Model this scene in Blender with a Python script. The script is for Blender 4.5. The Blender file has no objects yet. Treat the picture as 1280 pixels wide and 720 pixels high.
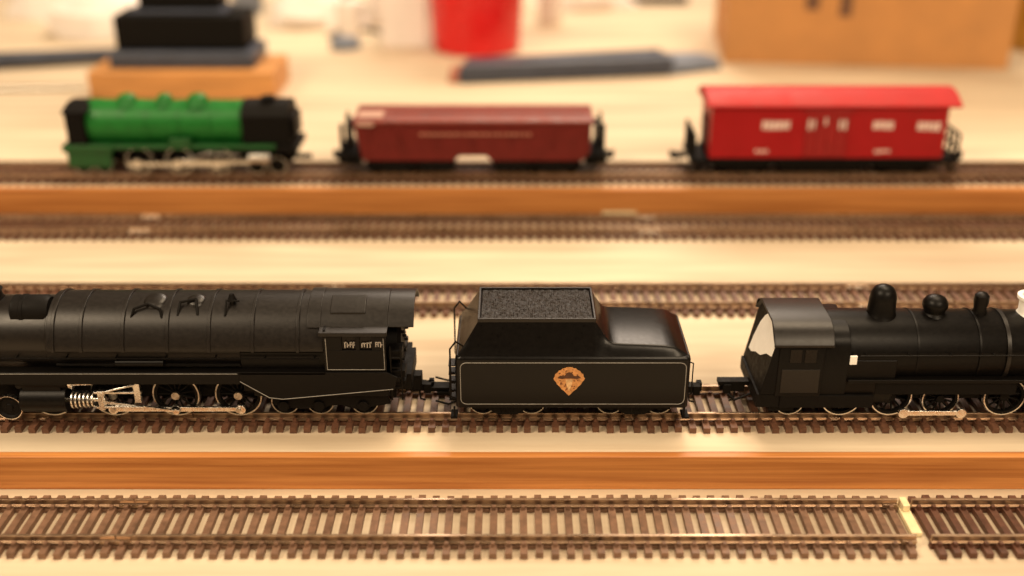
import bpy, bmesh, math, random
from mathutils import Vector
random.seed(7)
MM=0.001
scene=bpy.context.scene
scene.view_settings.view_transform='Standard'
scene.view_settings.look='None'
scene.view_settings.exposure=0
col=scene.collection

# ---------------------------------------------------------------- materials
def newmat(name):
    m=bpy.data.materials.new(name); m.use_nodes=True
    nt=m.node_tree; b=nt.nodes['Principled BSDF']
    return m,nt,b
def paint(name,c,rough=.4,metal=0.0,var=.25,scale=400,bump=.0,coat=0.0,c2=None,rv=.12,stretch=(1,1,1),spec=None):
    m,nt,b=newmat(name)
    tc=nt.nodes.new('ShaderNodeTexCoord'); mp=nt.nodes.new('ShaderNodeMapping')
    mp.inputs['Scale'].default_value=stretch
    n=nt.nodes.new('ShaderNodeTexNoise'); n.inputs['Scale'].default_value=scale; n.inputs['Detail'].default_value=6
    n.inputs['Roughness'].default_value=.65
    nt.links.new(tc.outputs['Object'],mp.inputs['Vector']); nt.links.new(mp.outputs['Vector'],n.inputs['Vector'])
    r=nt.nodes.new('ShaderNodeValToRGB')
    a=[x*(1-var) for x in c]; d=[min(1,x*(1+var)) for x in c] if c2 is None else c2
    r.color_ramp.elements[0].position=.3; r.color_ramp.elements[1].position=.7
    r.color_ramp.elements[0].color=(*a,1); r.color_ramp.elements[1].color=(*d,1)
    nt.links.new(n.outputs['Fac'],r.inputs['Fac']); nt.links.new(r.outputs['Color'],b.inputs['Base Color'])
    mr=nt.nodes.new('ShaderNodeMapRange'); mr.inputs['From Min'].default_value=.3; mr.inputs['From Max'].default_value=.7
    mr.inputs['To Min'].default_value=max(.03,rough-rv); mr.inputs['To Max'].default_value=min(1,rough+rv)
    nt.links.new(n.outputs['Fac'],mr.inputs['Value']); nt.links.new(mr.outputs['Result'],b.inputs['Roughness'])
    b.inputs['Metallic'].default_value=metal
    b.inputs['Coat Weight'].default_value=coat
    if spec is not None: b.inputs['Specular IOR Level'].default_value=spec
    if bump>0:
        bp=nt.nodes.new('ShaderNodeBump'); bp.inputs['Strength'].default_value=bump; bp.inputs['Distance'].default_value=.0004
        nt.links.new(n.outputs['Fac'],bp.inputs['Height']); nt.links.new(bp.outputs['Normal'],b.inputs['Normal'])
    return m
M={}
M['black']=paint('satin_black_paint',(.0032,.0026,.0022),.40,var=.3,scale=900,spec=.17,rv=.05)
M['boiler']=paint('weathered_black_boiler',(.0085,.0066,.0053),.38,var=.3,scale=900,bump=.02,spec=.38,rv=.04)
M['gloss']=paint('gloss_black_paint',(.0025,.002,.0017),.31,var=.3,scale=900,spec=.26,rv=.04)
M['soot']=paint('flat_black_plastic',(.004,.0032,.0026),.6,var=.3,scale=500,spec=.13)
M['steel']=paint('bright_nickel',(.80,.77,.72),.27,metal=1,var=.12,scale=800)
M['rim']=paint('worn_nickel_tyre',(.50,.47,.42),.32,metal=1,var=.2,scale=800)
M['rail']=paint('nickel_silver_rail',(.38,.27,.185),.33,metal=.9,var=.3,scale=350,stretch=(.2,1,1))
M['tie']=paint('brown_tie_plastic',(.115,.050,.027),.55,var=.45,scale=300)
M['tiepale']=paint('pale_brown_tie_plastic',(.17,.092,.055),.55,var=.4,scale=300)
M['tiedark']=paint('dark_reddish_tie_plastic',(.095,.036,.019),.5,var=.4,scale=300)
M['cream']=paint('pale_grey_lining',(.28,.27,.245),.5,var=.2,scale=600)
M['gold']=paint('gold_emblem',(.55,.255,.085),.45,var=.4,scale=700)
M['goldpale']=paint('pale_gold_emblem_figure',(.66,.42,.20),.45,var=.35,scale=900)
M['golddark']=paint('dark_emblem_band',(.07,.026,.011),.5,var=.4,scale=900)
M['goldmid']=paint('brown_emblem_figure',(.20,.075,.025),.5,var=.4,scale=900)
M['white']=paint('white_paint_and_shine',(.92,.91,.87),.4,var=.05,scale=300)  # plain white paint, also used for the painted shine on cab rear and stack
M['dimwhite']=paint('dull_white_lettering',(.42,.38,.33),.5,var=.2,scale=700)
M['coal']=paint('coal',(.004,.003,.0022),.5,var=.5,scale=900,c2=(.016,.010,.0065),bump=.5,spec=.22)
M['green']=paint('green_paint',(.010,.145,.020),.42,var=.2,scale=200,spec=.3)
M['dome']=paint('dome_green_paint',(.010,.13,.018),.4,var=.2,scale=200,spec=.35)
M['dgreen']=paint('dark_green_paint',(.007,.075,.014),.4,var=.2,scale=200)
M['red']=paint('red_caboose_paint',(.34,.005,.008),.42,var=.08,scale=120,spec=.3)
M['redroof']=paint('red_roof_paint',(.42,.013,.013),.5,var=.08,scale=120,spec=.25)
M['maroon']=paint('maroon_paint',(.130,.010,.008),.45,var=.15,scale=200,spec=.3)
M['maroonlid']=paint('faded_maroon_roof',(.18,.030,.018),.5,var=.2,scale=200,spec=.3)
M['doorred']=paint('dark_red_door_paint',(.29,.004,.006),.4,var=.1,scale=200)
M['pink']=paint('faded_lettering',(.42,.16,.11),.5,var=.2,scale=600)
M['palered']=paint('soft_white_lettering',(.78,.60,.54),.5,var=.2,scale=600)
M['palepatch']=paint('pale_roof_patch',(.50,.30,.23),.5,var=.2,scale=600)
M['cup']=paint('red_plastic',(.66,.008,.010),.3,var=.08,scale=60)
M['bluegrey']=paint('blue_grey_handle',(.045,.055,.085),.4,var=.2,scale=100)
M['bluetip']=paint('pale_blue_tip',(.16,.19,.25),.5,var=.2,scale=100)
M['paper']=paint('white_paper',(.86,.80,.76),.7,var=.06,scale=60)
M['card']=paint('corrugated_cardboard',(.58,.28,.095),.75,var=.12,scale=30)
M['ink']=paint('box_print',(.16,.08,.045),.7,var=.2,scale=100)
M['blue']=paint('blue_plastic',(.05,.10,.28),.4,var=.2,scale=100)
M['jointglare']=paint('cream_joint_glare',(.85,.72,.44),.4,var=.1,scale=500)  # cream colour standing in for glare at the track joints
M['glass']=paint('cab_window',(.006,.004,.003),.25,var=.2,scale=200,spec=.2)
M['ochre']=paint('ochre_plastic',(.55,.30,.05),.5,var=.1,scale=60)
M['blockwood']=paint('block_wood',(.56,.26,.08),.5,var=.3,scale=90,stretch=(.12,1,1),bump=.1)

def woodmat(name,c1,c2,rough,sc,stretch,bump=.15,mot=.0,spec=.5,lo=.32,hi=.66):
    m,nt,b=newmat(name)
    tc=nt.nodes.new('ShaderNodeTexCoord'); mp=nt.nodes.new('ShaderNodeMapping'); mp.inputs['Scale'].default_value=stretch
    n=nt.nodes.new('ShaderNodeTexNoise'); n.inputs['Scale'].default_value=sc; n.inputs['Detail'].default_value=8; n.inputs['Distortion'].default_value=.4
    nt.links.new(tc.outputs['Object'],mp.inputs[0]); nt.links.new(mp.outputs[0],n.inputs['Vector'])
    mp2=nt.nodes.new('ShaderNodeMapping'); mp2.inputs['Scale'].default_value=(.35,1,1)
    n2=nt.nodes.new('ShaderNodeTexNoise'); n2.inputs['Scale'].default_value=14; n2.inputs['Detail'].default_value=6
    nt.links.new(tc.outputs['Object'],mp2.inputs[0]); nt.links.new(mp2.outputs[0],n2.inputs['Vector'])
    r=nt.nodes.new('ShaderNodeValToRGB'); r.color_ramp.elements[0].position=lo; r.color_ramp.elements[1].position=hi
    r.color_ramp.elements[0].color=(*c1,1); r.color_ramp.elements[1].color=(*c2,1)
    nt.links.new(n.outputs['Fac'],r.inputs[0])
    r2=nt.nodes.new('ShaderNodeMapRange'); r2.inputs['From Min'].default_value=.35; r2.inputs['From Max'].default_value=.65
    r2.inputs['To Min'].default_value=1-mot; r2.inputs['To Max'].default_value=1.0
    nt.links.new(n2.outputs['Fac'],r2.inputs['Value'])
    mx=nt.nodes.new('ShaderNodeVectorMath'); mx.operation='SCALE'
    nt.links.new(r.outputs['Color'],mx.inputs[0]); nt.links.new(r2.outputs['Result'],mx.inputs['Scale'])
    nt.links.new(mx.outputs['Vector'],b.inputs['Base Color'])
    b.inputs['Roughness'].default_value=rough; b.inputs['Specular IOR Level'].default_value=spec
    bp=nt.nodes.new('ShaderNodeBump'); bp.inputs['Strength'].default_value=bump; bp.inputs['Distance'].default_value=.0003
    nt.links.new(n.outputs['Fac'],bp.inputs['Height']); nt.links.new(bp.outputs['Normal'],b.inputs['Normal'])
    return m
M['board']=woodmat('pale_board',(.58,.46,.32),(.74,.62,.455),.65,120,(.06,1,1),.15,.22,.3)
M['trim']=woodmat('orange_brown_wood_trim',(.42,.145,.034),(.68,.285,.078),.42,520,(.022,1,1),.25,.15,.4,.32,.66)

# ---------------------------------------------------------------- builder (mm)
class B:
    def __init__(s): s.v=[]; s.f=[]
    def add(s,vs,fs):
        o=len(s.v); s.v+= [tuple(p) for p in vs]; s.f+=[tuple(i+o for i in f) for f in fs]; return s
    def box(s,x0,x1,y0,y1,z0,z1):
        return s.add([(x0,y0,z0),(x1,y0,z0),(x1,y1,z0),(x0,y1,z0),(x0,y0,z1),(x1,y0,z1),(x1,y1,z1),(x0,y1,z1)],
            [(3,2,1,0),(4,5,6,7),(0,1,5,4),(1,2,6,5),(2,3,7,6),(3,0,4,7)])
    def loft(s,rings,cap=True):
        n=len(rings[0]); vs=[p for r in rings for p in r]; fs=[]
        for k in range(len(rings)-1):
            for i in range(n):
                j=(i+1)%n; fs.append((k*n+i,k*n+j,(k+1)*n+j,(k+1)*n+i))
        if cap: fs.append(tuple(range(n-1,-1,-1))); fs.append(tuple((len(rings)-1)*n+i for i in range(n)))
        return s.add(vs,fs)
    def prism(s,pts,ax,a,b):
        def P(t,p):
            return (t,p[0],p[1]) if ax=='x' else ((p[0],t,p[1]) if ax=='y' else (p[0],p[1],t))
        return s.loft([[P(a,p) for p in pts],[P(b,p) for p in pts]])
    def lathe(s,o,d,prof,seg=32,cap=True,closed=False,sc=(1,1,1)):
        o=Vector(o); d=Vector(d).normalized()
        u=d.orthogonal().normalized(); w=d.cross(u)
        rings=[]
        for t,r in prof:
            r=max(r,.002); ring=[]
            for i in range(seg):
                a=2*math.pi*i/seg; q=d*t+(u*math.cos(a)+w*math.sin(a))*r
                ring.append(tuple(o+Vector((q.x*sc[0],q.y*sc[1],q.z*sc[2]))))
            rings.append(ring)
        if closed: rings.append(rings[0]); cap=False
        return s.loft(rings,cap)
    def cyl(s,p0,p1,r,r1=None,seg=20):
        p0=Vector(p0);p1=Vector(p1);d=p1-p0
        return s.lathe(p0,d,[(0,r),(d.length,r if r1 is None else r1)],seg)
    def sph(s,c,r,sc=(1,1,1),seg=16):
        return s.lathe(c,(0,0,1),[(-r*math.cos(math.pi*k/10),r*math.sin(math.pi*k/10)) for k in range(11)],seg,sc=sc)
    def tube(s,pts,r,seg=8):
        for a,b in zip(pts[:-1],pts[1:]): s.cyl(a,b,r,seg=seg)
        for p in pts[1:-1]: s.sph(p,r,seg=seg)
        return s
def rrect(x0,x1,z0,z1,r,n=5):
    pts=[]
    for cx,cz,a0 in ((x1-r,z1-r,0),(x0+r,z1-r,90),(x0+r,z0+r,180),(x1-r,z0+r,270)):
        for k in range(n+1):
            a=math.radians(a0+90*k/n); pts.append((cx+r*math.cos(a),cz+r*math.sin(a)))
    return pts
def mk(name,b,mat,parent=None,origin=(0,0,0),bevel=0,sharp=38,label=None):
    me=bpy.data.meshes.new(name)
    ox,oy,oz=origin
    me.from_pydata([((x-ox)*MM,(y-oy)*MM,(z-oz)*MM) for x,y,z in b.v],[],b.f)
    bm=bmesh.new(); bm.from_mesh(me); bmesh.ops.recalc_face_normals(bm,faces=bm.faces); bm.to_mesh(me); bm.free()
    for p in me.polygons: p.use_smooth=True
    me.set_sharp_from_angle(angle=math.radians(sharp))
    me.materials.append(mat)
    o=bpy.data.objects.new(name,me); col.objects.link(o)
    if parent is not None: o.parent=parent
    else: o.location=(ox*MM,oy*MM,oz*MM)
    if bevel>0:
        m=o.modifiers.new('Bevel','BEVEL'); m.width=bevel*MM; m.segments=2; m.limit_method='ANGLE'; m.angle_limit=math.radians(40); m.harden_normals=True
    if label: o['label']=label
    return o
class Thing:
    def __init__(s,name,origin,label,cat,group=None):
        s.o=origin
        s.e=bpy.data.objects.new(name,None); s.e.empty_display_size=.01; col.objects.link(s.e)
        s.e.location=tuple(c*MM for c in origin); s.e['label']=label; s.e['category']=cat
        if group: s.e['group']=group
    def part(s,name,b,mat,bevel=0,parent=None,label=None,sharp=38):
        return mk(name,b,M[mat],parent or s.e,s.o,bevel,sharp,label)
def single(name,b,mat,origin,label,cat,bevel=0,group=None):
    o=mk(name,b,M[mat],None,origin,bevel); o['label']=label; o['category']=cat
    if group: o['group']=group
    return o

# ---------------------------------------------------------------- boards
L1,L2,L3=-12.0,0.0,15.0
o=mk('table_top',B().box(-900,900,-500,1500,-40,L1),M['board'],None,(0,0,0)); o['kind']='structure'; o['label']='pale wooden table top under the tracks'
o=mk('layout_board',B().box(-900,900,-24,171,L1,L2),M['board'],None,(0,0,0),.4); o['kind']='structure'; o['label']='pale raised board carrying three tracks'
o=mk('upper_layout_board',B().box(-900,900,176,1500,L1,L3),M['board'],None,(0,0,0),.4); o['kind']='structure'; o['label']='pale higher board carrying the rear track and clutter'
single('wooden_trim_strip',B().box(-890,890,-27,-24.02,L1,L2-.15),'trim',(0,-25,L1),'orange-brown wooden strip edging the pale board','wood strip',.35,'wooden edging strips')
single('wooden_trim_strip',B().box(-890,890,172,175.9,L2,L3-.15),'trim',(0,174,L2),'orange-brown wooden strip edging the higher board','wood strip',.35,'wooden edging strips')

# ---------------------------------------------------------------- tracks
def track(x0,x1,yc,z,pitch=4.3,label='',tie='tie',jm='rail'):
    t=Thing('track_section',((x0+x1)/2,yc,z),label,'model railway track','model railway track sections')
    b=B(); n=int((x1-x0)/pitch); pitch=(x1-x0)/n
    rr=random.Random(int(x0*3+yc))
    for i in range(n):
        x=x0+pitch*(i+.5)+rr.uniform(-.15,.15); dy=rr.uniform(-.4,.4)
        b.box(x-1.05,x+1.05,yc-13.8+dy,yc+13.8+dy,z+.05,z+1.9)
        for s in (-1,1):
            for q in (-1.7,1.7):
                yy=yc+s*8.6+q; b.box(x-.55,x+.55,yy-.6,yy+.6,z+1.9,z+3.1)
    for s in (-1,1):
        b.box(x0,x1,yc+s*8.6-.9,yc+s*8.6+.9,z+.02,z+1.2)
    t.part('tie_strip',b,tie)
    for s in (-1,1):
        yy=yc+s*8.6
        prof=[(-.95,0),(.95,0),(.95,.35),(.3,.6),(.3,1.5),(.45,1.75),(.45,2.45),(-.45,2.45),(-.45,1.75),(-.3,1.5),(-.3,.6),(-.95,.35)]
        t.part('rail',B().prism([(yy+a,z+1.92+c) for a,c in prof],'x',x0+.15,x1-.15),'rail',.08)
        t.part('rail_joiner',B().box(x1-4.5,x1+(4.0 if x1!=114.5 else -.2),yy-1.2,yy+1.2,z+1.9,z+3.1),jm,.1)
    return t
T1,T2,T3,T4,T5=-46.5,0,82,159,191
def row(joints,yc,z,lab,tie='tie',jm='rail'):
    for a,c in zip(joints[:-1],joints[1:]): track(a,c,yc,z,label=lab,tie=tie,jm=jm)
row([-338,-112.0,114.5],T1,L1,'brown tied model track section along the brown wood edging','tiepale')
row([118.5,347],T1,L1,'darker model track section after a bright rail joint','tiedark')
row([-330,-101,128,357],T2,L2,'model track section carrying the black locomotives and tender')
row([-300,-71,138,367],T3,L2,'empty model track section behind the black locomotives','tie','steel')
row([-396,-167,62,291,520],T4,L2,'empty model track section below the higher board','tie','steel')
row([-440,-211,18,247,476],T5,L3,'model track section carrying green engine and red cars')
single('painted_joint_glare',B().box(114.9,118.1,T1-4,T1+11,L1+.05,L1+1.6).box(115.4,117.6,T1+6,T1+10.6,L1+1.6,L1+3.8),'jointglare',(116,T1,L1),'yellowish glare painted as a small bar between track sections','painted glare',.3)  # glare in the track gap, painted as a cream bar
single('painted_joint_glare',B().box(42,58,T4+12.9,T4+15.9,L2+2.1,L2+4.2),'jointglare',(50,T4,L2),'shine painted as a cream bar beside the empty track and wood strip','painted glare',.3)  # shine beside the joint, painted as a cream bar

# ---------------------------------------------------------------- helpers for stock
def X2(px): return (px-640)/4.1
def wheel(t,x,y,r,rail,spokes=0,near=-1,thick=1.6,tyre='rim',mat='soot'):
    zc=rail+r; b=B()
    ya=y-thick/2; yb=y+thick/2
    out=ya if near<0 else yb
    if spokes:
        b.lathe((x,ya,zc),(0,1,0),[(0,r*.80),(0,r*.93),(thick,r*.93),(thick,r*.80)],36,closed=True)
        b.cyl((x,ya-.1,zc),(x,yb+.1,zc),r*.22,seg=20)
        for k in range(spokes):
            a=2*math.pi*k/spokes+.2; b.cyl((x,y,zc),(x+math.cos(a)*r*.84,y,zc+math.sin(a)*r*.84),.38,.3,seg=8)
        b.prism([(x+math.cos(a)*r*.82,zc+math.sin(a)*r*.82) for a in [math.radians(q) for q in range(50,131,10)]],'y',ya+.1,yb-.1)
    else:
        b.lathe((x,ya,zc),(0,1,0),[(0,r*.25),(.35,r*.3),(.6,r*.7),(0,r*.82),(0,r*.92),(thick,r*.92),(thick,r*.2)],32)
    w=t.part('wheel',b,mat)
    s=near
    t.part('tyre',B().lathe((x,out,zc),(0,-s*1.0,0),[(-.12,r*.93),(-.12,r*.985),(.3,r),(thick,r),(thick,r*.93)],40,closed=True),tyre,parent=w)
    return w
def coupler(t,x,d,z,yc=0,mat='soot'):
    b=B().box(min(x,x+d*5),max(x,x+d*5),yc-1.6,yc+1.6,z-1.2,z+1.2)
    b.box(min(x+d*4.5,x+d*6.8),max(x+d*4.5,x+d*6.8),yc-2.4,yc+.6,z-1.6,z+1.6)
    b.box(min(x+d*6.0,x+d*7.6),max(x+d*6.0,x+d*7.6),yc-.2,yc+2.2,z-1.6,z+1.6)
    b.tube([(x+d*3,yc-1,z-1),(x+d*3.4,yc-2.5,z-3.5),(x+d*5,yc-2.5,z-4)],.3)
    t.part('coupler',b,mat,.15)
RH=4.4

# ================================================================ TENDER
t=Thing('tender',(18,0,RH),'glossy black tender with coal load and gold emblem on track','model railway tender')
x0,x1=-17.3,54.3
def rring(x0,x1,y0,y1,z,r): return [(a,c,z) for a,c in rrect(x0,x1,y0,y1,r,4)]
b=B(); b.loft([rring(x0,x1,-15.5,15.5,10.3,1.6),rring(x0,x1,-15.5,15.5,26.7,1.6),rring(x0+.15,x1-.15,-15.35,15.35,27.3,1.6),rring(x0+.6,x1-.6,-14.9,14.9,27.8,1.6)])
t.part('water_tank',b,'gloss')
def sect(x,ht,zt,hb=14.9,zb_=27.6,n=7):
    left=[]
    for k in range(n+1):
        u=k/n; y=hb+(ht-hb)*(u**.95); z=zb_+(zt-zb_)*(u**1.05 if zt>33 else math.sin(u*math.pi/2))
        left.append((x,-y,z))
    return left+[(p[0],-p[1],p[2]) for p in reversed(left)]
st=[sect(-16.4,14.0,28.2),sect(-14.5,13.3,31.0),sect(-12.2,12.3,34.8),sect(-10.3,11.4,37.9)]
st+=[sect(x,11.4,38.0) for x in (-9.8,0,12,24.8)]
st+=[sect(25.2,11.4,37.8),sect(26.4,11.5,36.0),sect(27.8,11.8,33.8),sect(29.2,12.0,32.0),sect(30.6,12.4,31.4),sect(33,12.6,31.2),sect(40,12.7,31.0),sect(46,12.7,30.7),sect(49.0,12.7,30.3),sect(50.0,12.8,29.9),sect(52.2,13.2,28.6),sect(53.6,13.6,27.7)]
t.part('bunker_and_deck',B().loft(st),'gloss',sharp=32)
b=B()
for (a,c,d,e) in ((-10.4,25.4,-11.5,-10.8),(-10.4,25.4,10.8,11.5),(-10.4,-9.7,-10.8,10.8),(24.7,25.4,-10.8,10.8)): b.box(a,c,d,e,37.6,38.9)
t.part('bunker_rim',b,'boiler',.15)
b=B(); nx,ny=120,66; rr=random.Random(3)
vs=[];fs=[]
for i in range(nx+1):
    for j in range(ny+1):
        x=-9.6+34.2*i/nx; y=-10.7+21.4*j/ny
        cell=((i//2)*73856093 ^ ((j+ (i//2)%2)//2)*19349663)%97/97
        z=38.12+.30*cell+.10*rr.random()+.3*math.sin(math.pi*j/ny)
        if i in(0,nx) or j in (0,ny): z=38.05
        vs.append((x,y,z))
for i in range(nx):
    for j in range(ny):
        a=i*(ny+1)+j; fs.append((a,a+ny+1,a+ny+2,a+1))
b.add(vs,fs); t.part('coal_load',b,'coal',sharp=20)
pts=[(p[0],-15.56,p[1]) for p in rrect(x0+1.6,x1-1.4,11.6,26.0,1.8,6)]; pts.append(pts[0])
t.part('lining',B().tube(pts,.11,6),'cream')
# emblem: fan-shaped top tapering to a point
ex,ez=17.4,19.9
b=B()
half=[(0,5.0),(1.0,4.95),(1.3,4.6),(2.2,4.5),(2.6,4.0),(3.5,3.6),(3.8,3.0),(4.6,2.4),(4.75,1.5),(5.15,.8),(4.8,.1),(4.3,-.5),(3.9,-1.4),(3.0,-2.3),(2.5,-3.1),(1.5,-3.9),(.8,-4.8)]
shape=half+[(0,-5.6)]+[(-p,q) for p,q in reversed(half[1:])]
b.prism([(ex+p*.93,ez+q*.93) for p,q in shape],'y',-15.70,-15.5)
em=t.part('emblem',b,'gold',label='gold crest with fan top and pointed base')
b=B(); rr=random.Random(31)
for _ in range(34):
    vv=rr.uniform(-3.4,3.9); w=(3.7 if vv>0 else 3.7*(1+vv/5)); u=rr.choice((-1,1))*rr.uniform(.3,.95)
    cx=ex+u*w*math.sqrt(max(.2,1-(max(vv,0)/4.8)**2)); cz=ez+vv; k=rr.randint(4,6); a0=rr.uniform(0,6)
    b.prism([(cx+math.cos(a0+q*6.283/k)*rr.uniform(.12,.34),cz+math.sin(a0+q*6.283/k)*rr.uniform(.12,.30)) for q in range(k)],'y',-15.76-_*.001,-15.71)
t.part('emblem_scroll',b,'goldmid',parent=em)
b=B().prism([(ex-3.6,ez+1.0),(ex-2.8,ez+1.8),(ex-1.5,ez+1.6),(ex-.8,ez+2.7),(ex,ez+3.0),(ex+.8,ez+2.7),(ex+1.5,ez+1.6),(ex+2.8,ez+1.8),(ex+3.6,ez+1.0),(ex+2.2,ez+.7),(ex+1.1,ez+.9),(ex-1.1,ez+.9),(ex-2.2,ez+.7)],'y',-15.84,-15.72)
t.part('emblem_wings',b,'golddark',parent=em)
b=B().prism([(ex-1.1,ez+.5),(ex+1.1,ez+.5),(ex+.9,ez-1.0),(ex+.4,ez-2.6),(ex,ez-3.6),(ex-.4,ez-2.6),(ex-.9,ez-1.0)],'y',-15.84,-15.72)
t.part('emblem_figure',b,'goldpale',parent=em)
b=B().box(-16,53,-12,12,9.0,10.3).box(-15,52,-4,4,7,9)
t.part('underframe',b,'soot',.2)
def freight_truck(t,xc,y0,rail,wr=4.6,half=9,mat='soot',n=2,yh=9.6,tyre='rim'):
    b=B()
    for s in (-1,1):
        yy=y0+s*(yh+1.6)
        b.prism([(xc-half-2,rail+3),(xc-half-2,rail+5.4),(xc-3.5,rail+7.0),(xc+3.5,rail+7.0),(xc+half+2,rail+5.4),(xc+half+2,rail+3),(xc+half-3,rail+3.2),(xc+3,rail+1.2),(xc-3,rail+1.2),(xc-half+3,rail+3.2)],'y',yy-.7,yy+.7)
        for q in (-half*.85,half*.85): b.cyl((xc+q,yy-1.4,rail+wr),(xc+q,yy+1.2,rail+wr),1.5,seg=14)
        for q in (-1.5,0,1.5): b.cyl((xc+q,yy-.2,rail+2.0),(xc+q,yy-.2,rail+5.6),.7,seg=10)
    b.box(xc-2,xc+2,y0-yh-1.7,y0+yh+1.7,rail+4,rail+6.5)
    t.part('truck_frame',b,mat,.12)
    for k in range(n):
        q=-half*.85+2*half*.85*k/(n-1)
        for s in (-1,1): wheel(t,xc+q,y0+s*(yh-1.0),wr,rail,0,s,tyre=tyre)
freight_truck(t,-1.5,0,RH); freight_truck(t,38.5,0,RH)
coupler(t,53.5,1,8.6)
b=B().box(-27,-16,-2,2,8.2,9.6).box(-24,-20,-3,3,7.4,8.4).cyl((-26,0,7.5),(-26,0,11),1.0)
b.tube([(-17,-9,9),(-20,-9.5,8),(-24,-9,9)],.35).tube([(-17,6,9),(-21,6.5,7.5),(-25,6,9)],.35)
t.part('drawbar',b,'soot',.15)
for yy in (-14.2,14.2):
    t.part('handrail',B().tube([(-17.5,yy,13),(-18.8,yy,13.5),(-18.8,yy,30),(-17.0,yy,32.5),(-14.8,yy*.93,30.5)],.28),'black')
t.part('handrail',B().tube([(54.3,-14,14),(55.2,-14,14.4),(55.2,-14,25),(54.3,-14,25.4)],.2),'black')
b=B()
for z in (12,15,18,21,24): b.box(-19.4,-17.3,-14.0,-9.5,z,z+.35)
b.box(-19.4,-19.0,-12,-11.4,12,24.3)
t.part('ladder',b,'black')
for xx in (-17.8,53.2):
    b=B().box(xx-1.2 if xx<0 else xx-.6,xx+.9 if xx<0 else xx+1.6,-15.6,-11,6.4,7.0).box(xx-.3,xx+.3,-15.4,-14.8,6.6,10.5)
    t.part('step',b,'soot')

# ================================================================ LARGE LOCOMOTIVE
t=Thing('steam_locomotive',(-95,0,RH),'large dull black steam locomotive with lined cab on track','model steam locomotive','black steam locomotives')
za,r=28.6,12.3
XL=-182
b=B().lathe((XL,0,za),(1,0,0),[(0,0),(0,3),(.6,9),(1.0,11.2),(2.4,11.9),(40,11.9),(40.2,12.1),(58,r),(120,r+.4),(120.6,r+.4)],72)
t.part('boiler',b,'boiler')
b=B().lathe((XL-1.2,0,za),(1,0,0),[(0,0),(0,4),(.5,7),(1.4,8)],40).cyl((XL-4,0,za+6),(XL,0,za+6),2.4,seg=24)
t.part('smokebox_door',b,'soot')
def arc(rad,a0,a1,n=26,cz=None,cy=0):
    cz=za if cz is None else cz
    return [(cy+rad*math.sin(math.radians(a0+(a1-a0)*k/n)),cz+rad*math.cos(math.radians(a0+(a1-a0)*k/n))) for k in range(n+1)]
jk=[(-13.9,28.8),(-13.6,31.0)]+arc(r+1.0,-66,66)+[(13.6,31.0),(13.9,28.8)]
jki=list(reversed(arc(r-.5,-78,78)))
t.part('boiler_jacket',B().prism(jk+jki,'x',X2(62),X2(406)),'boiler',.2)
for px in (70,105,157,212,264,318,374):
    pr=[(-14.25,28.7),(-13.95,31.0)]+arc(r+1.42,-66,66)+[(13.95,31.0),(14.25,28.7)]+list(reversed(arc(r+.6,-76,76)))
    t.part('boiler_band',B().prism(pr,'x',X2(px)-.5,X2(px)+.5),'boiler',.15)
t.part('firebox',B().prism([(-12.2,14),(-13.0,20),(-12.9,28.4),(12.9,28.4),(13.0,20),(12.2,14)],'x',X2(300),X2(410)),'black',.4)
for s in (-1,1):
    b=B().tube([(X2(-60),s*13.9,26.6),(X2(400),s*14.0,26.6)],.22)
    for px in range(-40,400,62): b.cyl((X2(px),s*12,26.6),(X2(px),s*14.1,26.6),.28,seg=8)
    t.part('handrail',b,'black')
b=B()
b.tube([(X2(70),-13.0,24.0),(X2(300),-13.2,24.0)],.45)
b.cyl((X2(145),-13.0,24.6),(X2(205),-13.0,24.6),1.3,seg=20)
t.part('piping',b,'black')
b=B()
for s in (-1,1):
    b.box(X2(-70),X2(408),min(s*11.5,s*15.6),max(s*11.5,s*15.6),21.8,22.6)
    b.box(X2(-70),X2(300),min(s*15.2,s*15.7),max(s*15.2,s*15.7),18.6,22.7)
b.box(X2(300),X2(312),-12,12,21.9,22.5)
t.part('running_board',b,'black',.15)
sk=[(X2(296),22.7),(X2(300),19),(X2(333),13.6),(X2(350),13.0),(X2(492),16.5),(X2(497),21),(X2(484),22.7)]
b=B()
for s in (-1,1): b.prism(sk,'y',min(s*15.05,s*15.6),max(s*15.05,s*15.6))
b.box(X2(315),X2(485),-14.5,14.5,13.8,20)
t.part('ashpan',b,'black',.12)
t.part('lining',B().tube([(X2(300),-15.68,19.6),(X2(335),-15.68,13.9),(X2(352),-15.68,13.4),(X2(491),-15.68,16.9)],.11,6),'cream')
t.part('lining',B().tube([(X2(-60),-15.8,22.3),(X2(298),-15.8,22.3)],.08,6),'cream')
b=B().lathe((X2(12),-3.5,za+9.3),(1,0,0),[(0,0),(0,4.0),(.6,4.9),(3,4.9),(3.2,5.1),(4.2,5.1),(4.4,4.9),(10.4,4.9),(11.6,4.2),(11.6,0)],40)
t.part('feedwater_drum',b,'soot')
b=B().lathe((X2(-22),0,za+r-1),(0,0,1),[(0,4.4),(1.2,3.6),(2.8,3.4),(3.4,3.9),(3.6,2.6),(1.5,2.4)],32)
t.part('smokestack',b,'soot')
for nm,px,rr_,hh in (('sand_dome',186,3.2,.8),('steam_dome',237,2.6,.8)):
    b=B().lathe((X2(px)+1.5,-3.5,za+r+.3),(0,-.28,1),[(-.5,rr_+.8),(.4,rr_+.1),(hh*.8,rr_-.2),(hh*1.2,rr_*.6),(hh*1.3,0)],28)
    t.part(nm,b,'boiler')
b=B().tube([(X2(166),-9,za+9.2),(X2(170),-8,za+11.9),(X2(186),-6.5,za+12.9),(X2(202),-8,za+11.9),(X2(205),-9.2,za+9)],.42)
t.part('piping',b,'soot')
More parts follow.
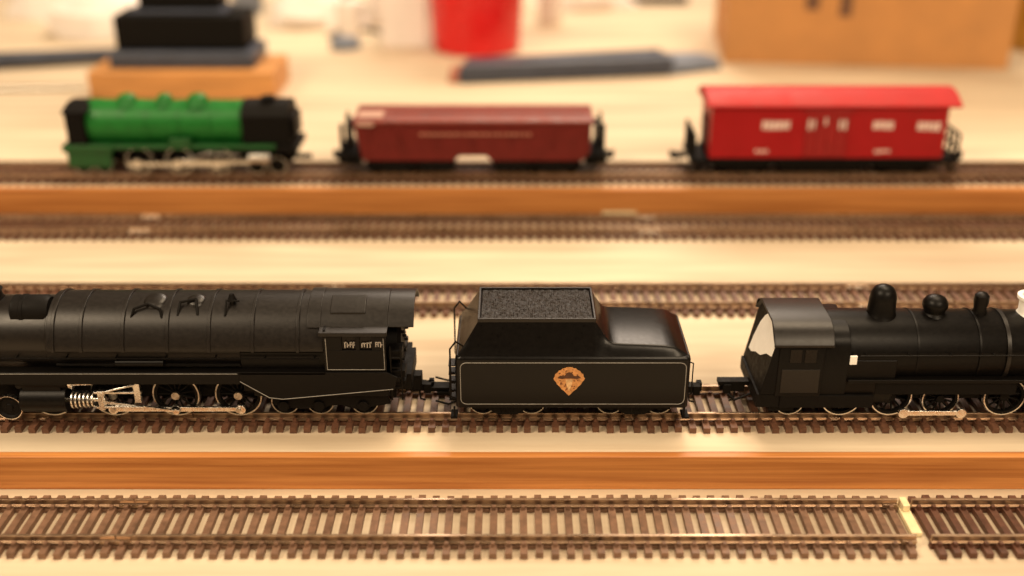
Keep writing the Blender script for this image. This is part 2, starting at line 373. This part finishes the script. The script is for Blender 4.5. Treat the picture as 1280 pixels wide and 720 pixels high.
b=B().tube([(X2(224),-8.6,za+9.8),(X2(226),-6,za+13.2),(X2(245),-5,za+13.8),(X2(249),-8.6,za+10)],.42)
t.part('piping',b,'soot')
b=B().cyl((X2(290),-5,za+11),(X2(290),-5,za+14.8),.8).cyl((X2(290),-5,za+13.4),(X2(290),-5,za+15.6),1.5,.6).tube([(X2(283),-9,za+10),(X2(284),-6,za+13.8),(X2(300),-6,za+13.6)],.3)
t.part('whistle',b,'soot')
cx0,cx1=X2(407),X2(484)
b=B()
for s in (-1,1):
    ys=(min(s*14.3,s*15.0),max(s*14.3,s*15.0))
    b.box(cx0,cx1,*ys,20,30.0); b.box(cx0,cx1,*ys,34.6,36.0)
    b.box(cx0,X2(430),*ys,30,34.6); b.box(X2(447),X2(452),*ys,30,34.6); b.box(X2(467),cx1,*ys,30,34.6)
b.box(cx0,cx0+.8,-14.3,14.3,20,36.5)
b.box(cx0,X2(500),-14.2,14.2,18.5,20)
cab=t.part('cab',b,'black',.12)
for s in (-1,1):
    t.part('cab_window',B().box(X2(430),X2(467),s*14.25-.05,s*14.25+.05,29.8,34.8),'glass',parent=cab)
b=B(); rr=random.Random(8)
for px in (434,437,440.5,444,455,458,461.5,465,472,475,478):
    zc_=31.9+rr.uniform(-.15,.15); w=.12; h_=rr.uniform(.6,1.0)
    b.box(X2(px)-w,X2(px)+w,-15.12,-14.9,zc_-h_,zc_+h_)
    if rr.random()<.6: b.box(X2(px),X2(px)+.5,-15.12,-14.9,zc_+h_-.25,zc_+h_)
    if rr.random()<.5: b.box(X2(px),X2(px)+.5,-15.12,-14.9,zc_-.12,zc_+.12)
t.part('cab_lettering',b,'dimwhite',parent=cab)
R_=13.9
ro=[(-15.5,34.8),(-15.3,36.0)]+arc(R_,-56,56,28)+[(15.3,36.0),(15.5,34.8)]
ri=[(14.6,35.0)]+list(reversed(arc(R_-.8,-56,56,28)))+[(-14.6,35.0)]
rf=t.part('cab_roof',B().prism(ro+ri,'x',X2(402),X2(486)),'boiler',.15)
t.part('roof_overhang',B().prism(arc(R_-.1,-57,57,28)+list(reversed(arc(R_-.9,-57,57,28))),'x',X2(486),X2(518)),'boiler',.15,parent=rf)
t.part('roof_overhang',B().prism(arc(R_+.2,-58,58,28)+list(reversed(arc(R_-.4,-58,58,28))),'x',X2(386),X2(403)),'boiler',.15,parent=rf)
def rz(y,R=R_): return za+math.sqrt(R*R-y*y)
b=B().prism([(-9,rz(-9)-.3),(-9,rz(-9)+.55),(-5.5,rz(-5.5)+.5),(-2.5,rz(-2.5)+.45),(-2.5,rz(-2.5)-.3)],'x',X2(414),X2(458))
t.part('roof_hatch',b,'boiler',.25,parent=rf)
b=B().tube([(cx0+.8,-15.08,34.0),(cx0+.8,-15.08,23.4),(cx1-.6,-15.08,23.4),(cx1-.6,-15.08,34.0)],.10,6)
t.part('lining',b,'cream',parent=cab)
b=B().lathe((X2(470),0,26),(1,0,0),[(0,9),(6,9),(7.2,7.5)],32)
for k in range(9):
    b.cyl((X2(489),-9+k*2.2,24+(k%3)*3.5),(X2(504),-9+k*2.2,24+(k%3)*3.5),.5+(k%2)*.5,seg=12)
b.box(X2(486),X2(503),-13.5,-8,26,29).box(X2(486),X2(506),-14,-9,20,22.4)
t.part('backhead',b,'soot',.15)
b=B()
for xx in (X2(489),X2(502)): b.tube([(xx,-14.5,12.5),(xx,-14.5,31)],.25)
for k in range(5): b.tube([(X2(489),-14.5,13.5+k*3.4),(X2(502),-14.5,13.5+k*3.4)],.2)
t.part('ladder',b,'black')
b=B().box(X2(400),X2(512),-9,9,13,18.5).box(X2(500),X2(522),-2,2,8.6,14).box(X2(480),X2(506),-13,13,17,18.4)
t.part('tail_frame',b,'soot',.2)
coupler(t,X2(506),1,9.4)
b=B().box(-178,X2(490),-6.5,6.5,9,16).box(-176,X2(400),-8,8,15,21)
t.part('underframe',b,'soot',.2)
for px in (290,210,130,50):
    for s in (-1,1): wheel(t,X2(px),s*9.6,7.4,RH,13,s,mat='soot',tyre='rim')
for px in (-2,-55):
    for s in (-1,1): wheel(t,X2(px),s*(12.0 if px==-2 else 8.6),4.2,RH,0,s,tyre='steel')
for px in (348,393,450):
    for s in (-1,1): wheel(t,X2(px),s*8.6,4.4,RH,0,s)
for s in (-1,1):
    b=B().prism([(X2(335),9),(X2(335),12.5),(X2(480),12.5),(X2(485),9.5),(X2(440),7.4),(X2(420),9),(X2(370),7.4)],'y',min(s*10.6,s*11.8),max(s*10.6,s*11.8))
    for px in (348,393,450): b.cyl((X2(px),s*12.6,8.9),(X2(px),s*10,8.9),1.8,seg=14)
    t.part('trailing_truck',b,'soot',.2)
for s in (-1,1):
    b=B()
    b.cyl((X2(20),s*12.4,12.0),(X2(78),s*12.4,12.0),4.4,seg=32)
    b.cyl((X2(16),s*12.6,18),(X2(80),s*12.6,18),2.4,seg=24)
    b.box(X2(24),X2(72),min(s*8,s*14.8),max(s*8,s*14.8),12,20)
    t.part('cylinder',b,'black',.2)
b=B()
for k,px in enumerate((84,89,94,99,104,109)): b.lathe((X2(px),-13.6,12.2),(1,0,0),[(0,1.6),(0,2.9-.1*k),(.55,3.0-.1*k),(.8,1.6)],24)
b.cyl((X2(78),-13.6,12.2),(X2(125),-13.6,12.2),.8)
b.lathe((X2(82),-13.2,17.8),(1,0,0),[(0,2.0),(1,2.0),(1.6,1.0),(7,.8)],20)
for z in (14.8,9.6): b.box(X2(112),X2(172),-14.4,-13.0,z-.32,z+.32)
b.box(X2(117),X2(124),-15.0,-13,9.0,15.6).box(X2(163),X2(171),-14.6,-12.8,11.5,18.6)
b.tube([(X2(122),-14.9,15),(X2(140),-14.9,16.4),(X2(166),-14.5,17.8)],.38).tube([(X2(120),-15.0,10),(X2(126),-15.1,16)],.38)
t.part('crosshead',b,'steel',.15)
def rod(p,q,h,y0,y1):
    p=Vector((p[0],0,p[1]));q=Vector((q[0],0,q[1]));d=(q-p).normalized();n=Vector((-d.z,0,d.x))
    b=B(); b.prism([((p+n*h).x,(p+n*h).z),((q+n*h*.85).x,(q+n*h*.85).z),((q-n*h*.85).x,(q-n*h*.85).z),((p-n*h).x,(p-n*h).z)],'y',y0,y1)
    for c in (p,q): b.lathe((c.x,y0-.25,c.z),(0,1,0),[(0,h*.6),(0,h*1.9),(y1-y0+.4,h*1.9),(y1-y0+.4,0)],20)
    return b
zz=RH+3.2
b=rod((X2(130),zz),(X2(210),zz),.8,-12.2,-11.3); b2=rod((X2(210),zz),(X2(293),zz),.8,-12.2,-11.3); b.add(b2.v,b2.f)
t.part('connecting_rod',b,'steel',.1)
t.part('connecting_rod',rod((X2(122),11.0),(X2(212),zz),.5,-13.6,-12.8),'steel',.1)
for px in (210,290,130): t.part('crank_pin',B().cyl((X2(px),-11.2,RH+7.4),(X2(px),-10.2,RH+7.4),1.3,seg=20).cyl((X2(px),-13,zz),(X2(px),-10,zz),.8),'rim')
b=B().prism([(-14,RH+.8),(14,RH+.8),(13,13),(-13,13)],'x',-190,-182)
t.part('pilot',b,'soot',.2)

# ================================================================ SMALLER LOCOMOTIVE
t=Thing('steam_locomotive',(125,0,RH),'black steam locomotive with tall domes and white shine painted on the cab rear','model steam locomotive','black steam locomotives')
za2,r2=23.7,11.8
b=B().lathe((94,0,za2),(1,0,0),[(0,r2+.3),(58,r2),(58.2,r2-.1),(92,r2-.1),(93,r2-1),(93.5,4),(93.6,0)],72)
t.part('boiler',b,'black')
for x in (124,143):
    t.part('boiler_band',B().lathe((x,0,za2),(1,0,0),[(0,r2),(0,r2+.3),(.6,r2+.3),(.6,r2)],72,closed=True),'black')
t.part('smokebox_ring',B().lathe((151.4,0,za2),(1,0,0),[(0,r2),(0,r2+.4),(1.2,r2+.4),(1.2,r2)],72,closed=True),'boiler')
t.part('firebox',B().prism([(-10.5,9),(-12.4,14),(-12.4,25),(12.4,25),(12.4,14),(10.5,9)],'x',98,118),'black',.3)
def dome(nm,x,prof,m='gloss'): t.part(nm,B().lathe((x,0,0),(0,0,1),prof,40),m)
dome('sand_dome',115,[(33.2,5.6),(34.8,5.0),(36,4.3),(40.5,4.1),(42.4,3.8),(43.8,3.0),(44.6,1.7),(44.9,.6),(44.95,0)],'black')
dome('steam_dome',131.5,[(33,5.2),(34.6,4.3),(35.8,3.2),(36.4,3.2),(37.8,3.9),(39.2,3.8),(40.6,2.8),(41.3,1.4),(41.5,0)],'black')
dome('bell',145.6,[(33.5,2.8),(36,2.2),(37,1.9),(39.5,2.3),(41.3,2.2),(42.2,1.3),(42.4,0)],'black')
t.part('smokestack',B().lathe((161.5,0,0),(0,0,1),[(33.5,5.6),(35,4.2),(36,3.6),(40,3.8),(40.2,4.6),(41.2,4.6),(41.2,3.2),(37,3.0)],36),'white')  # bright highlight on the stack put into its white colour
ct=[(-13.4,13),(-13.6,31.0),(-11.8,34.0),(-7.5,35.9),(7.5,35.9),(11.8,34.0),(13.6,31.0),(13.4,13)]
cab=t.part('cab',B().prism(ct,'x',81.2,95.0),'black',.25)
ct2=[(-12.6,13),(-12.8,30.0),(-11.0,32.8),(-7.2,34.9),(7.2,34.9),(11.0,32.8),(12.8,30.0),(12.6,13)]
t.part('cab_front',B().prism(ct2,'x',95.0,103),'black',.25,parent=cab)
for s in (-1,1):
    t.part('cab_window',B().box(84.5,88.0,s*13.65-.15,s*13.65+.15,25.0,29.5),'glass',parent=cab)
    t.part('cab_window',B().box(89.0,92.5,s*13.65-.15,s*13.65+.15,25.0,29.5),'glass',parent=cab)
    t.part('cab_panel',B().box(82.5,94.2,s*13.62-.12,s*13.62+.12,14.5,22.6),'boiler',.1,parent=cab)
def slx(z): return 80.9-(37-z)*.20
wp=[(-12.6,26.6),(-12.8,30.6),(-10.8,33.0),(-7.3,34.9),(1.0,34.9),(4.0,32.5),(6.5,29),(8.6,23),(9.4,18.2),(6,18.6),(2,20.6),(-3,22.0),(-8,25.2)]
b=B().loft([[(slx(z),y,z) for y,z in wp],[(slx(z)+1.0,y,z) for y,z in wp]])  # irregular white patch carries the glossy reflection of the rear wall
rw=t.part('rear_wall_shine',b,'white',.1,parent=cab,label='white patch on the cab rear with its shine painted in')
def ctroof(e,dz): return [(-14.4-e,30.6+dz),(-12.2,34.2+dz),(-7.8,36.3+dz),(7.8,36.3+dz),(12.2,34.2+dz),(14.4+e,30.6+dz)]
t.part('cab_roof',B().prism(ctroof(0,.5)+list(reversed(ctroof(-.2,-.3))),'x',79.2,97.5),'boiler',.25,parent=cab)
wps=[(-13.1,13.5),(-13.2,30.8),(-11.2,33.6),(-7.4,35.5),(7.4,35.5),(11.2,33.6),(13.2,30.8),(13.1,13.5)]
b=B().loft([[(slx(z)+.35,y,z) for y,z in wps],[(82,y,z) for y,z in wps]])
b.box(75.8,83,-12.8,12.8,8.8,13.4).box(83,112,-13.2,13.2,8.8,13.2)
t.part('cab_apron',b,'soot',.2)
t.part('number_plate',B().box(103.1,105.2,-13.0,-12.3,24.0,26.8),'white')
t.part('running_board',B().box(103.2,178,-13.4,13.4,17.6,18.8),'black',.15)
for s in (-1,1):
    b=B().tube([(106,s*13.1,27.0),(176,s*12.6,27.0)],.18)
    for x in range(108,176,13): b.cyl((x,s*10,27),(x,s*13.1,27.0),.22,seg=8)
    t.part('handrail',b,'black')
b=B().box(86,182,-6,6,9,17).box(95,150,-8.2,8.2,9.3,18)
b.box(112.2,156,-12.6,-11.5,13.2,17.5).box(112.2,156,11.5,12.6,13.2,17.5)
t.part('underframe',b,'soot',.2)
for x,r_ in ((103,6.6),(118.5,6.6),(134,5.8),(154,6.6)):
    for s in (-1,1): wheel(t,x,s*9.4,r_,RH,12,s,tyre='steel')
for s in (-1,1):
    wheel(t,87,s*9.0,4.8,RH,8,s,tyre='steel'); wheel(t,172,s*8.6,4.2,RH,0,s,tyre='steel')
t.part('connecting_rod',rod((122,RH+2.4),(140,RH+2.4),.85,-13.2,-12.5),'steel',.1)
for s in (-1,1):
    b=B().cyl((162,s*12,11.5),(178,s*12,11.5),4.6,seg=28).box(163,177,min(s*6,s*14),max(s*6,s*14),12,17.4)
    t.part('cylinder',b,'black',.2)
coupler(t,74.5,-1,9.2)
b=B().box(66,76,-1.6,1.6,10.2,11.6).tube([(75,-8,11),(70,-8.5,9),(68,-7.5,10.5)],.4).box(80,88,-12,-7,7,8.6)
t.part('drawbar',b,'soot',.15)
t.part('pilot',B().prism([(-12,RH+1),(12,RH+1),(9,15),(-9,15)],'x',184,191),'soot',.2)

# ================================================================ REAR ROW
R3=L3+RH
def X5(px): return (px-640)/2.70
yc=T5
t=Thing('steam_locomotive',(-155,yc,R3),'green and black toy steam engine with silver rods on track','model steam locomotive')
zg,rg=42.0,10.0
b=B().lathe((X5(110),yc,zg),(1,0,0),[(0,rg+.3),(24,rg+.3),(28,rg),(72,rg-.1)],56)
t.part('boiler',b,'green')
for px in (140,185,225,265,300):
    t.part('boiler_band',B().lathe((X5(px),yc,zg),(1,0,0),[(0,rg),(0,rg+.35),(.5,rg+.35),(.5,rg)],48,closed=True),'dome')
b=B().prism([(yc-10.2,32),(yc-10.6,47),(yc-8,50.5),(yc-3,52.4),(yc+3,52.4),(yc+8,50.5),(yc+10.6,47),(yc+10.2,32)],'x',X5(304),X5(364))
b.cyl((X5(336),yc-2,51),(X5(336),yc-2,54.5),3.0,3.4,seg=24)
b.box(X5(364),X5(370),yc-8,yc+8,36,46)
t.part('smokebox',b,'soot',.5)
for px,rr_ in ((160,4.4),(207,3.6),(248,4.6)):
    t.part('dome',B().lathe((X5(px),yc-2.0,zg+rg-1.0),(0,-.1,1),[(0,rr_+1.4),(1,rr_+.3),(2.6,rr_),(3.8,rr_*.8),(4.5,rr_*.4),(4.7,0)],28),'green')
b=B()
for s in (-1,1): b.box(X5(88),X5(112),yc+min(s*11.2,s*12),yc+max(s*11.2,s*12),34,49)
b.box(X5(110),X5(112),yc-12,yc+12,34,50)
b.prism([(yc-12.5,48.5)]+[(yc-12.5+25*k/12,49.5+2.6*math.sin(math.pi*k/12)) for k in range(13)]+[(yc+12.5,48.5)],'x',X5(86),X5(116))
t.part('cab',b,'soot',.3)
b=B().box(X5(80),X5(142),yc-13,yc+13,30.5,34).box(X5(84),X5(138),yc-12,yc-9,23,30.5).box(X5(84),X5(138),yc+9,yc+12,23,30.5)
t.part('rear_frame',b,'dgreen',.3)
b=B().box(X5(142),X5(345),yc-12.5,yc+12.5,32.0,33.8)
b.box(X5(215),X5(240),yc-12.8,yc-9,33.8,37)
t.part('footplate',b,'dgreen',.3)
b=B().box(X5(142),X5(362),yc-6,yc+6,24,31.9).box(X5(345),X5(372),yc-12,yc+12,30,33)
for px in (150,185,262,300): b.box(X5(px),X5(px+12),yc-12.4,yc-11.6,30,31.9)
b.box(X5(360),X5(384),yc-1.5,yc+1.5,24,26)
t.part('underframe',b,'soot',.3)
for px in (172,222,272):
    for s in (-1,1): wheel(t,X5(px),yc+s*9.4,6.4,R3,10,s,tyre='steel')
for px in (318,345,100,126):
    for s in (-1,1): wheel(t,X5(px),yc+s*9.0,4.0,R3,0,s,tyre='steel')
for s in (-1,1): t.part('cylinder',B().cyl((X5(312),yc+s*12.5,28),(X5(338),yc+s*12.5,28),2.6,seg=24),'steel')
b=B().box(X5(160),X5(285),yc-13.6,yc-11.6,24.2,26.0).box(X5(222),X5(312),yc-14.2,yc-13.8,25.5,27.2)
b.tube([(X5(222),yc-13.4,26),(X5(262),yc-13.4,30.5),(X5(300),yc-13.4,29.5)],.5)
for px in (172,222,272): b.cyl((X5(px),yc-14.4,25.4),(X5(px),yc-11,25.4),2.2)
t.part('connecting_rod',b,'steel')

t=Thing('hopper_car',(-15,yc,R3),'maroon covered hopper car with black trucks on track','model freight car')
b=B()
b.prism([(X5(460),46),(X5(450),33),(X5(454),26.6),(X5(568),26.6),(X5(574),29.0),(X5(608),29.0),(X5(614),26.6),(X5(728),26.6),(X5(738),31),(X5(738),46)],'y',yc-13.2,yc+13.2)
t.part('hopper_body',b,'maroon',.5)
b=B().prism([(yc-14.2,44.2),(yc-14.2,45.6),(yc-12,46.4),(yc+12,46.4),(yc+14.2,45.6),(yc+14.2,44.2)],'x',X5(444),X5(741))
b.box(X5(490),X5(735),yc-3,yc+3,46.3,47.0)
t.part('roof',b,'maroonlid',.3)
t.part('roof_patch',B().box(X5(449),X5(480),yc-11.0,yc-1,46.6,47.0).box(X5(449),X5(470),yc-14.6,yc-14.25,43.6,45.4),'palepatch')  # paler patch at the left end of the roof
b=B().prism([(X5(444),44.2),(X5(452),31),(X5(463),31),(X5(463),44.2)],'y',yc-13.6,yc+13.6)
for px in (455,500,545,590,640,690,733): b.box(X5(px),X5(px)+.8,yc-13.7,yc-13.1,33,44.3)
t.part('rib',b,'maroon',.1)
rr=random.Random(5); b=B(); px=526
while px<662:
    w=rr.uniform(3,7); b.box(X5(px),X5(px+w),yc-14.1,yc-13.95,39.0,40.3); px+=w+2.2
t.part('lettering',b,'pink')
for xc_ in (X5(492),X5(692)): freight_truck(t,xc_,yc,R3,4.6,10,tyre='soot')
for px in (526,618):
    t.part('hopper_chute',B().prism([(X5(px-4),26.6),(X5(px+2),21.4),(X5(px+40),21.4),(X5(px+44),26.6)],'y',yc-12.5,yc+12.5),'soot',.3)
for sx,px in ((-1,437),(1,745)):
    b=B()
    b.box(min(X5(px),X5(px)+sx*5),max(X5(px),X5(px)+sx*5),yc-13.5,yc+13.5,25.5,30)
    for yy in (-13,-8,8,13): b.box(X5(px)+sx*3.2-.6,X5(px)+sx*3.2+.6,yc+yy-.7,yc+yy+.7,29,43)
    for z in (32,35.5,39,42.5): b.box(X5(px)+sx*3.2-.6,X5(px)+sx*3.2+.6,yc-13,yc-8,z,z+.9)
    b.box(min(X5(px),X5(px)-sx*5),max(X5(px),X5(px)-sx*5),yc-11,yc+11,24,29)
    b.box(min(X5(px),X5(px)+sx*2),max(X5(px),X5(px)+sx*2),yc-6,yc+6,29,42)
    t.part('end_platform',b,'soot',.2)
coupler(t,X5(432),-1,26,yc); coupler(t,X5(750),1,26,yc)

def XC(px): return (px-640)/2.77
t=Thing('caboose',(148,yc,R3),'bright red caboose with black end railings and white lettering','model freight car')
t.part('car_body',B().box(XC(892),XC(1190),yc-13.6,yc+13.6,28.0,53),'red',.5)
b=B().box(XC(1010),XC(1064),yc-14.1,yc-13.7,29,51).box(XC(1003),XC(1072),yc-14.3,yc-13.7,50.6,51.6)
for px in (1012,1024,1037,1050,1061): b.box(XC(px),XC(px)+.6,yc-14.5,yc-14.0,29,51)
t.part('door',b,'doorred',.2)
rp=[(yc-15.2,52.2),(yc-15.2,53.2),(yc-13,54.6),(yc-8,56.8),(yc-3,58.1),(yc+3,58.1),(yc+8,56.8),(yc+13,54.6),(yc+15.2,53.2),(yc+15.2,52.2)]
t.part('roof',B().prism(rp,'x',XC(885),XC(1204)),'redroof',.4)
b=B(); rr=random.Random(9)
def letters(x0,x1,z0,z1,mx=5,gap=1.6,y=13.85):
    px=x0
    while px<x1:
        w=rr.uniform(2.5,mx); w=min(w,x1-px)
        if w<1.5: break
        b.box(XC(px),XC(px+w),yc-y,yc-y+.2,z0+rr.uniform(0,.4),z1-rr.uniform(0,.4))
        px+=w+gap
letters(956,993,41.8,46.0,6,1.3); letters(1096,1124,41.8,46.0,6,1.3); letters(1152,1181,41.2,45.4,6,1.3)
letters(950,968,30.6,32.4,4); letters(1102,1122,30.6,32.4,4)
letters(1013,1022,42,47,4,3.0,14.75); letters(1034,1040,44,48,4,3.0,14.75); letters(1052,1062,42,47,4,3.0,14.75)
t.part('lettering',b,'palered')
b=B().box(XC(890),XC(1191),yc-14.0,yc+14.0,25.2,27.9).box(XC(985),XC(1090),yc-12.0,yc+12.0,21.2,25.2)
t.part('underframe',b,'soot',.15)
for sx,px in ((-1,891),(1,1191)):
    b=B(); xa=XC(px); b.box(min(xa,xa+sx*8),max(xa,xa+sx*8),yc-13,yc+13,25.4,27.2)
    for yy in (-12.5,-6,0,6,12.5): b.cyl((xa+sx*6.6,yc+yy,27),(xa+sx*6.6,yc+yy,39),.8,seg=8)
    for z in (33,39): b.tube([(xa+sx*6.6,yc-12.5,z),(xa+sx*6.6,yc+12.5,z)],.7)
    b.box(min(xa+sx*4,xa+sx*8.4),max(xa+sx*4,xa+sx*8.4),yc-13.8,yc-9.5,21.5,22.5).box(xa+sx*4-.8,xa+sx*4+.8,yc-13.6,yc-12.6,21.6,26)
    b.box(min(xa,xa+sx*.6),max(xa,xa+sx*.6),yc-4,yc+4,28,46)
    t.part('end_platform',b,'soot',.15)
for xc_ in (XC(938),XC(1143)): freight_truck(t,xc_,yc,R3,4.6,10,tyre='soot')
coupler(t,XC(868),-1,25.6,yc); coupler(t,XC(1210),1,25.6,yc)

# ================================================================ BACKGROUND CLUTTER
zb=L3
single('wooden_block',B().box(-250,-140,329,376,zb,zb+17),'blockwood',(-193,352,zb),'orange-brown wooden block lying on the pale board','wood block',1.5)
t=Thing('power_controller',(-197,355,zb+17),'black stepped power controller standing on a wooden block','controller')
z0=zb+17.1
t.part('base',B().box(-238,-152,335,374,z0,z0+10),'bluegrey',2)
t.part('housing',B().box(-234,-157,340,372,z0+10,z0+30),'soot',1.5)
t.part('top_plate',B().box(-226,-168,344,370,z0+30,z0+32.5),'bluegrey',.8)
t.part('grille',B().box(-220,-172,348,368,z0+32.5,z0+52),'soot',1)
for x in (-210,-196,-180): t.part('switch',B().box(x-2,x+2,354,362,z0+52,z0+57),'rim',.5)
t=Thing('plastic_cup',(-25,470,zb),'bright red plastic cup standing on the pale board','cup')
t.part('cup_wall',B().lathe((-25,470,zb),(0,0,1),[(0.1,29),(1.5,30.5),(110,36),(110,34.6),(3,28.4),(3,0)],56),'cup')
t.part('cup_rim',B().lathe((-25,470,zb+110),(0,0,1),[(-1.5,35.6),(0,37.2),(1.5,36.2),(1,34.4)],56,closed=True),'cup')
single('paper_carton',B().box(-92,-60,470,500,zb,zb+70),'paper',(-76,485,zb),'white paper carton beside the red cup','carton',1)
t=Thing('craft_blade',(50,385,zb),'broad flat blue-grey tapered tool lying on the pale board','tool')
def slab(pts0,z0,z1,z2):
    return B().loft([[(x,y,z0) for x,y in pts0],[(x,y,z1) for x,y in pts0],[(x*.985+.6,y*.97+11.5,z2) for x,y in pts0]])
t.part('handle',slab([(-33,366),(-30,388),(98,418),(104,388)],zb+.1,zb+8,zb+12),'bluegrey',2)
t.part('tip',B().loft([[(100,386,zb+.1),(98,420,zb+.1),(128,430,zb+.1),(140,420,zb+.1),(138,404,zb+.1)],[(100,388,zb+9),(98,417,zb+9),(126,427,zb+7),(136,418,zb+6),(134,406,zb+6)]]),'bluetip',2)
t.part('handle_end',B().loft([[(-40,368,zb+.1),(-40,384,zb+.1),(-31,387,zb+.1),(-33.5,367,zb+.1)],[(-39,369,zb+7),(-39,383,zb+7),(-31,386,zb+9),(-33.5,368,zb+9)]]),'pink',1)
t=Thing('cardboard_box',(238,460,zb),'tan cardboard box with dark printed marks on its side','box')
b=B()
x0,x1,y0,y1,h=-92,92,-45,60,118
b.box(x0,x1,y0,y0+2,0,h).box(x0,x1,y1-2,y1,0,h).box(x0,x0+2,y0+2,y1-2,0,h).box(x1-2,x1,y0+2,y1-2,0,h).box(x0+2,x1-2,y0+2,y1-2,0,2)
b.prism([(y0,h),(y0+1.5,h),(y0-28,h+22),(y0-29,h+21)],'x',x0+2,x1-2)
mk('box_wall',b,M['card'],t.e,(0,0,0),1.5)
mk('printed_mark',B().box(-42,-33,y0-.3,y0-.02,36,58).prism([(-44,58),(-37.5,70),(-31,58)],'y',y0-.3,y0-.02),M['ink'],t.e,(0,0,0))
mk('printed_mark',B().box(-20,-12,y0-.3,y0-.02,32,52).prism([(-22,52),(-16,62),(-10,52)],'y',y0-.3,y0-.02),M['ink'],t.e,(0,0,0))
t.e.rotation_euler[2]=math.radians(-6)
single('plastic_tub',B().lathe((376,480,zb),(0,0,1),[(0.1,26),(1,28),(60,32),(60,30),(2,26)],40),'ochre',(376,480,zb),'ochre plastic tub beside the cardboard box','tub')
t=Thing('screwdriver',(-300,420,zb),'dark screwdriver lying on the pale board','tool')
t.part('handle',B().cyl((-345,405,zb+5.6),(-262,425,zb+5.6),5.5,4.5,seg=20),'bluegrey')
t.part('shaft',B().cyl((-262,425,zb+5.6),(-232,436,zb+2),1.6,seg=12),'rim')
single('metal_rod',B().cyl((-360,345,zb+1.6),(-262,352,zb+1.6),1.5,seg=12),'rim',(-310,348,zb),'thin grey metal rod lying on the pale board','rod')
def crumple(cx,cy,r,hz,mat,lab,seed):
    rr=random.Random(seed); b=B(); rings=[]
    for k in range(7):
        a=math.pi*k/12; z=zb+.1+hz*math.sin(a)
        rings.append([(cx+math.cos(q*2*math.pi/14)*r*math.cos(a)*rr.uniform(.75,1.15),cy+math.sin(q*2*math.pi/14)*r*.7*math.cos(a)*rr.uniform(.75,1.15),z+(rr.uniform(-2,2) if k else 0)) for q in range(14)])
    b.loft(rings); single('crumpled_paper',b,mat,(cx,cy,zb),lab,'paper')
crumple(-300,520,45,36,'paper','crumpled white paper on the pale board',1)
crumple(-150,560,40,30,'paper','crumpled white paper on the pale board',2)
crumple(-360,600,50,40,'paper','crumpled white paper on the pale board',4)
crumple(60,640,45,30,'paper','crumpled white paper on the pale board',6)
def jar(cx,cy,r,h,m1,m2,lab):
    t=Thing('glue_bottle',(cx,cy,zb),lab,'bottle')
    t.part('bottle_body',B().lathe((cx,cy,zb),(0,0,1),[(0.1,r*.9),(2,r),(h*.7,r),(h*.8,r*.5)],32),m1)
    t.part('cap',B().lathe((cx,cy,zb),(0,0,1),[(h*.8,r*.52),(h*.98,r*.4),(h,0)],24),m2)
jar(-122,520,9,34,'paper','bluegrey','small white glue bottle with grey cap')
jar(-104,560,8,60,'paper','blue','white glue bottle with blue cap')
jar(-84,600,9,70,'blue','paper','blue bottle with white cap')
jar(-215,600,12,70,'bluetip','bluegrey','pale blue bottle with dark cap')
jar(30,560,9,60,'paper','cup','white bottle with red cap')
single('paint_lid',B().cyl((-118,470,zb+.1),(-118,470,zb+7),11,10,seg=28),'bluetip',(-118,470,zb),'pale blue round paint lid on the pale board','lid',.6)
t=Thing('power_cable',(-80,540,zb),'thin dark cable curling over the pale board','cable')
pts=[(-135+ k*6, 505+18*math.sin(k*.5)+k*1.5, zb+1.6) for k in range(12)]
t.part('cable_wire',B().tube(pts,1.5,8),'bluegrey')
single('file_tool',B().box(85,150,640,650,zb+.1,zb+6),'soot',(118,645,zb),'black flat file lying on the pale board','tool',.8)

# ---------------------------------------------------------------- lights
def area(loc,target,size,size_y,power,colr):
    l=bpy.data.lights.new('overhead_and_fill_light','AREA'); l.shape='RECTANGLE'; l.size=size; l.size_y=size_y; l.energy=power; l.color=colr
    o=bpy.data.objects.new('overhead_and_fill_light',l); col.objects.link(o); o.location=loc
    o.rotation_euler=(Vector(target)-Vector(loc)).to_track_quat('-Z','Y').to_euler()
area((.30,.34,1.30),(0,.08,0),.7,.5,15,(1.0,.77,.515))
area((-.75,-.45,.95),(0,.03,0),.5,.4,13,(1,.78,.53))  # unseen lamp set low at left to light the white cab rear
area((.45,-.75,.75),(0,.08,0),.5,.3,7,(1,.78,.53))  # unseen front fill added to brighten the wood faces and front boards
area((.15,1.1,1.0),(.1,.65,0),.6,.4,13,(1,.82,.65))
w=bpy.data.worlds.new('World'); scene.world=w; w.use_nodes=True
nt=w.node_tree; bg=nt.nodes['Background']
tc=nt.nodes.new('ShaderNodeTexCoord'); sp=nt.nodes.new('ShaderNodeSeparateXYZ'); cr=nt.nodes.new('ShaderNodeValToRGB')
cr.color_ramp.elements[0].position=0.0; cr.color_ramp.elements[0].color=(.14,.08,.045,1)
cr.color_ramp.elements[1].position=.9; cr.color_ramp.elements[1].color=(.75,.53,.33,1)
nt.links.new(tc.outputs['Generated'],sp.inputs[0]); nt.links.new(sp.outputs['Z'],cr.inputs[0]); nt.links.new(cr.outputs[0],bg.inputs['Color'])
bg.inputs['Strength'].default_value=.38

# ---------------------------------------------------------------- camera
cam=bpy.data.cameras.new('Camera'); co=bpy.data.objects.new('Camera',cam); col.objects.link(co)
cam.sensor_width=36; cam.lens=38.5; cam.clip_start=.01; cam.clip_end=20
co.location=(0,-.307,.185); co.rotation_euler=(math.radians(90-24.7),0,0)
cam.dof.use_dof=True; cam.dof.focus_distance=.338; cam.dof.aperture_fstop=4.9; cam.dof.aperture_blades=0
scene.camera=co
